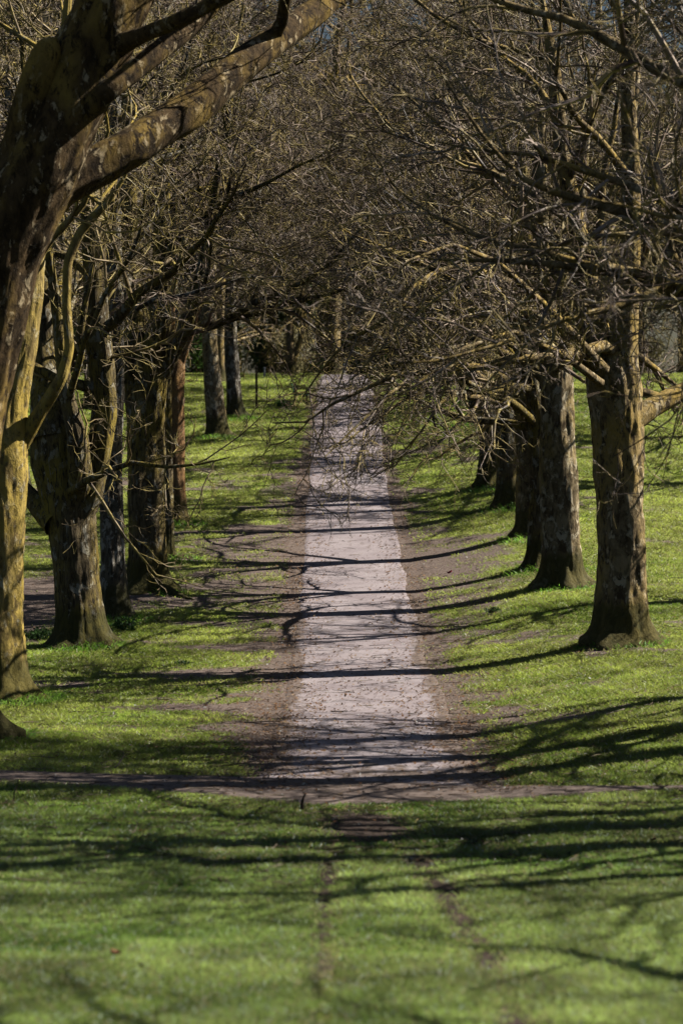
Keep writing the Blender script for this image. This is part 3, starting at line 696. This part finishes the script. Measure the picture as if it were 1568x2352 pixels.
def leaves(N, seed):
    rg = np.random.default_rng(seed)
    y = 20*(100/20)**rg.random(N)
    side = np.where(rg.random(N) < .55, -1, 1)
    x = pathc(y)+side*(1.2+rg.normal(0, .38, N)*(1+np.exp(-((y-36)/8)**2)))
    far = rg.random(N) < .30; x = np.where(far, rg.uniform(-1, 1, N)*(.14*y+.5), x)
    y = np.where(~far & (y < 26), y+rg.uniform(6, 14, N), y)
    z = gz(x, y)+.018+rg.random(N)*.012
    s = rg.uniform(.007, .021, N)*(1+y/70); a = rg.random(N)*6.28; tl = rg.normal(0, .35, (N, 2))
    u = np.stack([np.cos(a), np.sin(a), tl[:, 0]], 1)*s[:, None]; w_ = np.stack([-np.sin(a), np.cos(a), tl[:, 1]], 1)*(s*rg.uniform(.35, .7, N))[:, None]
    b = np.stack([x, y, z], 1)
    V = np.stack([b-u, b-u*.2+w_, b+u, b+u*.1-w_], 1).reshape(-1, 3); F = np.arange(N*4).reshape(N, 4)
    pal = np.array([[.34, .17, .08], [.45, .26, .13], [.2, .12, .08], [.55, .38, .24], [.14, .09, .06]])
    c = pal[rg.integers(0, 5, N)]*rg.uniform(.7, 1.2, (N, 1))
    wh = far & (rg.random(N) < .22); c[wh] = (.85, .83, .78)
    me = mesh('fallen_leaves', V, F, gm.m, False, np.repeat(c, 4, 0)); o = link('fallen_leaves', me); o['kind'] = 'stuff'; o['label'] = 'small brown leaves and bits of litter along the path edges'; o['category'] = 'leaf litter'
leaves(26000, 5)
# ------------------------------------------------------------------ small things
def simple(name, col, rough=.7):
    m = M(name); v = m.coord('Object'); n = m.noise(v, 12, 4)
    m.base(m.mix(m.ramp(n, [(.3, 0.), (.7, 1.)]), tuple(c*.65 for c in col), col)); m.b.inputs['Roughness'].default_value = rough; return m.m
WOOD = simple('pale_dead_wood', (.38, .30, .21)); DWOOD = simple('dark_dead_wood', (.07, .05, .035))
def stick(name, label, px, py, length, r, ang, mat, seed, up=.0, forks=2, group=None, curl=.16):
    d = hit(px, py); x = float(P(px, py, d)[0]); rg = np.random.default_rng(seed)
    z = float(gz(x, d))+.02
    a = Acc(); st = np.zeros((1, 3)); dr = np.array([[math.cos(ang), math.sin(ang), up]])
    b = grow(st, dr, np.array([length]), 10, curl, 0., rg); b[..., 2] = np.maximum(b[..., 2], 0)*(1 if up else .3)+.01
    rr = taperr(np.array([r]), r*.4, 10); a.add(*tubes(b, rr, 8))
    if forks:
        p_, dd, l, r2 = spawn(b, rr, np.array([length]), forks, .3, .9, .5, .9, .45, .6, rg)
        dd[:, 2] = np.abs(dd[:, 2])*.35; b2 = grow(p_, dd, l, 6, .15, -.02, rg); b2[..., 2] = np.maximum(b2[..., 2], 0.005); a.add(*tubes(b2, taperr(r2, r*.25, 6), 6))
    o = link(name, a.mesh(name, mat), None); o.location = (x, d, z); tag(o, label, 'stick' if 'stick' in name else 'branch', group); return o
stick('fallen_stick', 'pale forked stick lying on the left grass near the crossing path', 262, 1772, .38, .012, .9, WOOD, 1, .25, 3)
stick('fallen_stick', 'long brown stick lying across the left corner of the path junction', 480, 1768, .65, .012, -.15, DWOOD, 2)
stick('fallen_stick', 'short dark stub of wood standing up on the crossing path', 693, 1868, .17, .022, 1.9, DWOOD, 3, 1.4, 0)
stick('fallen_stick', 'thin pale stick at the left edge of the junction dirt', 505, 1822, .40, .008, 2.9, WOOD, 4)
stick('fallen_stick', 'long thin straw-pale stick lying in the right foreground grass', 1390, 1905, .75, .006, .1, WOOD, 5, 0, 1)
stick('fallen_stick', 'pale twig lying on the left grass beside the tall lichened trunk', 385, 1580, .5, .008, -.8, WOOD, 6)
stick('fallen_stick', 'dark twig on the left grass, between the forked stick and the path', 560, 1665, .6, .009, .2, DWOOD, 7)
stick('fallen_stick', 'small upright curved twig in the left foreground grass', 30, 1850, .25, .008, 1.0, DWOOD, 8, 1.1, 1)
stick('fallen_stick', 'tiny pale stick in the foreground grass left of the junction', 303, 1925, .18, .008, 1.2, WOOD, 9, .5, 0)
stick('fallen_stick', 'dark twig lying on the path just beyond the junction', 760, 1640, .3, .009, .4, DWOOD, 10)
def fallen(N, seed):
    rg = np.random.default_rng(seed); y = 18*(95/18)**rg.random(N); x = rg.uniform(-1, 1, N)*(.145*y+.5)
    st = np.stack([x, y, 0*x], 1); a = rg.random(N)*6.28; L = rg.uniform(.06, .34, N)*(1+y/120)
    b = grow(st, np.stack([np.cos(a), np.sin(a), 0*a], 1), L, 5, .25, 0., rg)
    b[..., 2] = gz(b[..., 0], b[..., 1])+.022+rg.uniform(0, .03, (N, 5))*(~onpath(x, y))[:, None]
    r = taperr(rg.uniform(.003, .008, N), .002, 5); V, F = tubes(b, r, 4)
    pal = np.array([[.10, .07, .05], [.30, .22, .15], [.55, .44, .30]]); c = pal[rg.integers(0, 3, N)]
    o = link('fallen_twigs', mesh('fallen_twigs', V, F, gm.m, True, np.repeat(c, 20, 0))); o['kind'] = 'stuff'; o['label'] = 'countless small dead twigs scattered over lawn and path'; o['category'] = 'twigs'
fallen(2600, 8)
# curled leaf lying in the near grass
def leaf(name, label, px, py, s, col, seed):
    d = hit(px, py); x = float(P(px, py, d)[0]); n = 9
    V = []
    for i in range(n):
        t = i/(n-1); w_ = math.sin(math.pi*min(1, t*1.02))**.7*.36*(1+.2*math.sin(i*3+seed))
        for k in (-1, -.5, 0, .5, 1): V.append(((t-.5)*s, k*w_*s, s*(.25*k*k+.35*(t-.5)**2)))
    F = [(i*5+k, i*5+k+1, i*5+k+6, i*5+k+5) for i in range(n-1) for k in range(4)]
    o = link(name, mesh(name, np.array(V), np.array(F), simple(name+'_skin', col)), None); o.location = (x, d, float(gz(x, d))+.05); o.rotation_euler = (.3, .2, seed)
    tag(o, label, 'leaf'); return o
leaf('fallen_leaf', 'curled orange leaf lying alone in the near left foreground grass', 262, 2215, .085, (.55, .26, .12), 1)
leaf('fallen_leaf', 'small pale leaf in the foreground grass right of the orange one', 322, 2243, .05, (.5, .42, .28), 2)
leaf('fallen_leaf', 'small dark leaf in the right foreground grass', 1500, 1945, .06, (.28, .12, .07), 3)
leaf('litter_scrap', 'bright pink scrap of litter on the bare soil right of the path', 1033, 1322, .16, (.75, .05, .12), 4)

# weeds at tree feet
LEAF = M('weed_leaf'); atl = LEAF.node('ShaderNodeAttribute', attribute_name='Col'); LEAF.base(atl.outputs['Color'])
def plant(name, label, x, y, rad, h, n, ls, col, seed, cat='plant', group=None, flowers=None):
    rg = np.random.default_rng(seed); z0 = float(gz(x, y))
    r = thing(name, label, cat, (x, y, z0), group)
    q = rg.normal(size=(n, 3)); q = q/np.linalg.norm(q, axis=1, keepdims=True)*(rg.random(n)**.4)[:, None]
    lum = vnoise(q*2.3+seed, seed); q = q*(1+.35*lum[:, None])
    c = q*np.array([rad, rad, h/2])+np.array([0, 0, h*.5]); c[:, 2] = np.abs(c[:, 2])
    a = norm(rg.normal(size=(n, 3))); b = norm(np.cross(a, rg.normal(size=(n, 3)))); s = (ls*rg.uniform(.6, 1.3, n))[:, None]
    V = np.stack([c-a*s, c+b*s*.5, c+a*s, c-b*s*.5], 1).reshape(-1, 3); F = np.arange(n*4).reshape(n, 4)
    cc = np.array(col)*rg.uniform(.5, 1.3, (n, 1))
    if flowers is not None:
        f = rg.random(n) < .06; cc[f] = np.array(flowers)
    link('foliage', mesh('foliage', V, F, gm.m, False, np.repeat(cc, 4, 0)), r)
    k = 14; st = np.zeros((k, 3)); st[:, :2] = rg.normal(0, rad*.15, (k, 2)); dr = np.stack([rg.normal(0, .6, k), rg.normal(0, .6, k), np.ones(k)], 1)
    bb = grow(st, dr, np.full(k, h*.9), 6, .1, .03, rg); a_ = Acc(); a_.add(*tubes(bb, taperr(np.full(k, max(.004, h*.012)), .003, 6), 4)); link('stems', a_.mesh('stems', TW[1]), r)
    return r
def at(px, py):
    d = hit(px, py); return float(P(px, py, d)[0]), d
plant('weed_clump', 'leafy dark green weed clump at the right foot of the mossy many-stemmed tree', *at(285, 1450), .28, .28, 420, .035, (.05, .12, .03), 1, group='weeds at the tree feet')
plant('weed_clump', 'leafy weed clump left of the mossy many-stemmed tree', *at(92, 1470), .3, .22, 420, .035, (.06, .13, .03), 2, group='weeds at the tree feet')
plant('weed_clump', 'small weed clump in the grass under the second left tree', *at(420, 1530), .14, .1, 120, .02, (.06, .14, .035), 3, group='weeds at the tree feet')
plant('weed_clump', 'small weed clump on the right lawn level with the first thick trunk', *at(1130, 1410), .2, .14, 160, .025, (.05, .13, .03), 4, group='weeds at the tree feet')
plant('weed_clump', 'low weed clump near the bench on the far left lawn', *at(650, 936), .35, .3, 400, .05, (.09, .2, .03), 5, group='weeds at the tree feet')
# far shrubs beyond the top of the path
rs = np.random.default_rng(9)
for i in range(20):
    x = -17+i*1.9+rs.uniform(-.7, .7); y = rs.uniform(137, 168)
    if abs(x) < 1.6 and y < 145: y += 12
    colr = [(.20, .38, .08), (.42, .46, .12), (.16, .26, .08), (.42, .36, .18)][i % 4]
    plant('shrub', 'leafy evergreen shrub in the hedge line beyond the top of the path, ' + ('left side' if x < 0 else 'right side'), x, y, rs.uniform(1.0, 1.9), rs.uniform(1.5, 3.8), 2600, .10, colr, 200+i, 'shrub',
          'shrubs beyond the top of the path, ' + ('left' if x < 0 else 'right'))
plant('shrub', 'red flowering shrub beyond the lawn, right of the stout far tree', 5.9, 131, .8, 1.2, 900, .07, (.06, .09, .03), 300, 'shrub', None, (.5, .03, .03))
# evergreen ivy-clad tree far behind
for i, (x, y, h) in enumerate([(.8, 165, 13), (-4.5, 172, 12), (5.5, 168, 10)]):
    plant('evergreen_tree', ['dark evergreen tree rising straight behind the top of the path', 'dark evergreen tree left of the one behind the path top', 'dark evergreen tree right of the one behind the path top'][i], x, y, 3.0, h, 6000, .16, (.16, .24, .07), 400+i, 'tree')

# bench beside the path
GREEN = simple('painted_bench_green', (.08, .36, .28), .5); IRON = simple('dark_iron', (.03, .035, .035), .5); WHITE = simple('white_paint', (.75, .75, .72), .6)
def box(acc, c, s, rot=0):
    c = np.array(c); s = np.array(s)/2; V = np.array([(i, j, k) for i in (-1, 1) for j in (-1, 1) for k in (-1, 1)], float)*s
    if rot: cr, sr = math.cos(rot), math.sin(rot); V = np.stack([V[:, 0]*cr+V[:, 2]*sr, V[:, 1], -V[:, 0]*sr+V[:, 2]*cr], 1)
    acc.add(V+c, np.array([(0, 1, 3, 2), (4, 6, 7, 5), (0, 4, 5, 1), (2, 3, 7, 6), (0, 2, 6, 4), (1, 5, 7, 3)]))
bx, by = at(690, 932); b = thing('park_bench', 'green slatted bench beside the path on the far left', 'bench', (bx, by, float(gz(bx, by))))
a = Acc()
for i in range(4): box(a, (-.14+.13*i, 0, .44), (.10, 1.5, .035))
link('seat', a.mesh('seat', GREEN, False), b)
a = Acc()
for i in range(3): box(a, (-.27-.03*i, 0, .56+.13*i), (.03, 1.5, .10), -.2)
link('backrest', a.mesh('backrest', GREEN, False), b)
for y_ in (-.65, .65):
    for x_, hh in ((-.22, .85), (.24, .44)):
        a = Acc(); box(a, (x_, y_, hh/2), (.05, .05, hh)); link('leg', a.mesh('leg', IRON, False), b)
    a = Acc(); box(a, (.0, y_, .64), (.5, .05, .035)); box(a, (.23, y_, .53), (.04, .04, .2)); link('armrest', a.mesh('armrest', IRON, False), b)
def post(name, label, px, py, h, r, mat, cat, cap=None):
    x, y = at(px, py); t = thing(name, label, cat, (x, y, float(gz(x, y))))
    q = np.stack([np.zeros(8), np.zeros(8), np.linspace(-.1, h, 8)], 1); a = Acc(); a.add(*tubes(q[None], np.append(np.full(7, r), r*.7)[None], 12)); link('shaft', a.mesh('shaft', mat), t)
    a = Acc(); q = np.array([[0, 0, h-.03], [0, 0, h+.02], [0, 0, h+.05], [0, 0, h+.06]]); a.add(*tubes(q[None], np.array([[r*1.3, r*1.3, r*.9, .002]]), 12)); link('cap', a.mesh('cap', cap or mat), t); return t
post('wooden_stake', 'thin dark stake on the far left lawn beyond the pair of trees', 589, 935, 1.5, .045, DWOOD, 'stake')
x, y = 0.15, 137.5
t = post('white_post', 'slim white post standing at the top end of the path', 790, 858, 1.15, .05, WHITE, 'post')
post('white_post', 'short white post on the far left lawn edge', 607, 868, .5, .05, WHITE, 'post')
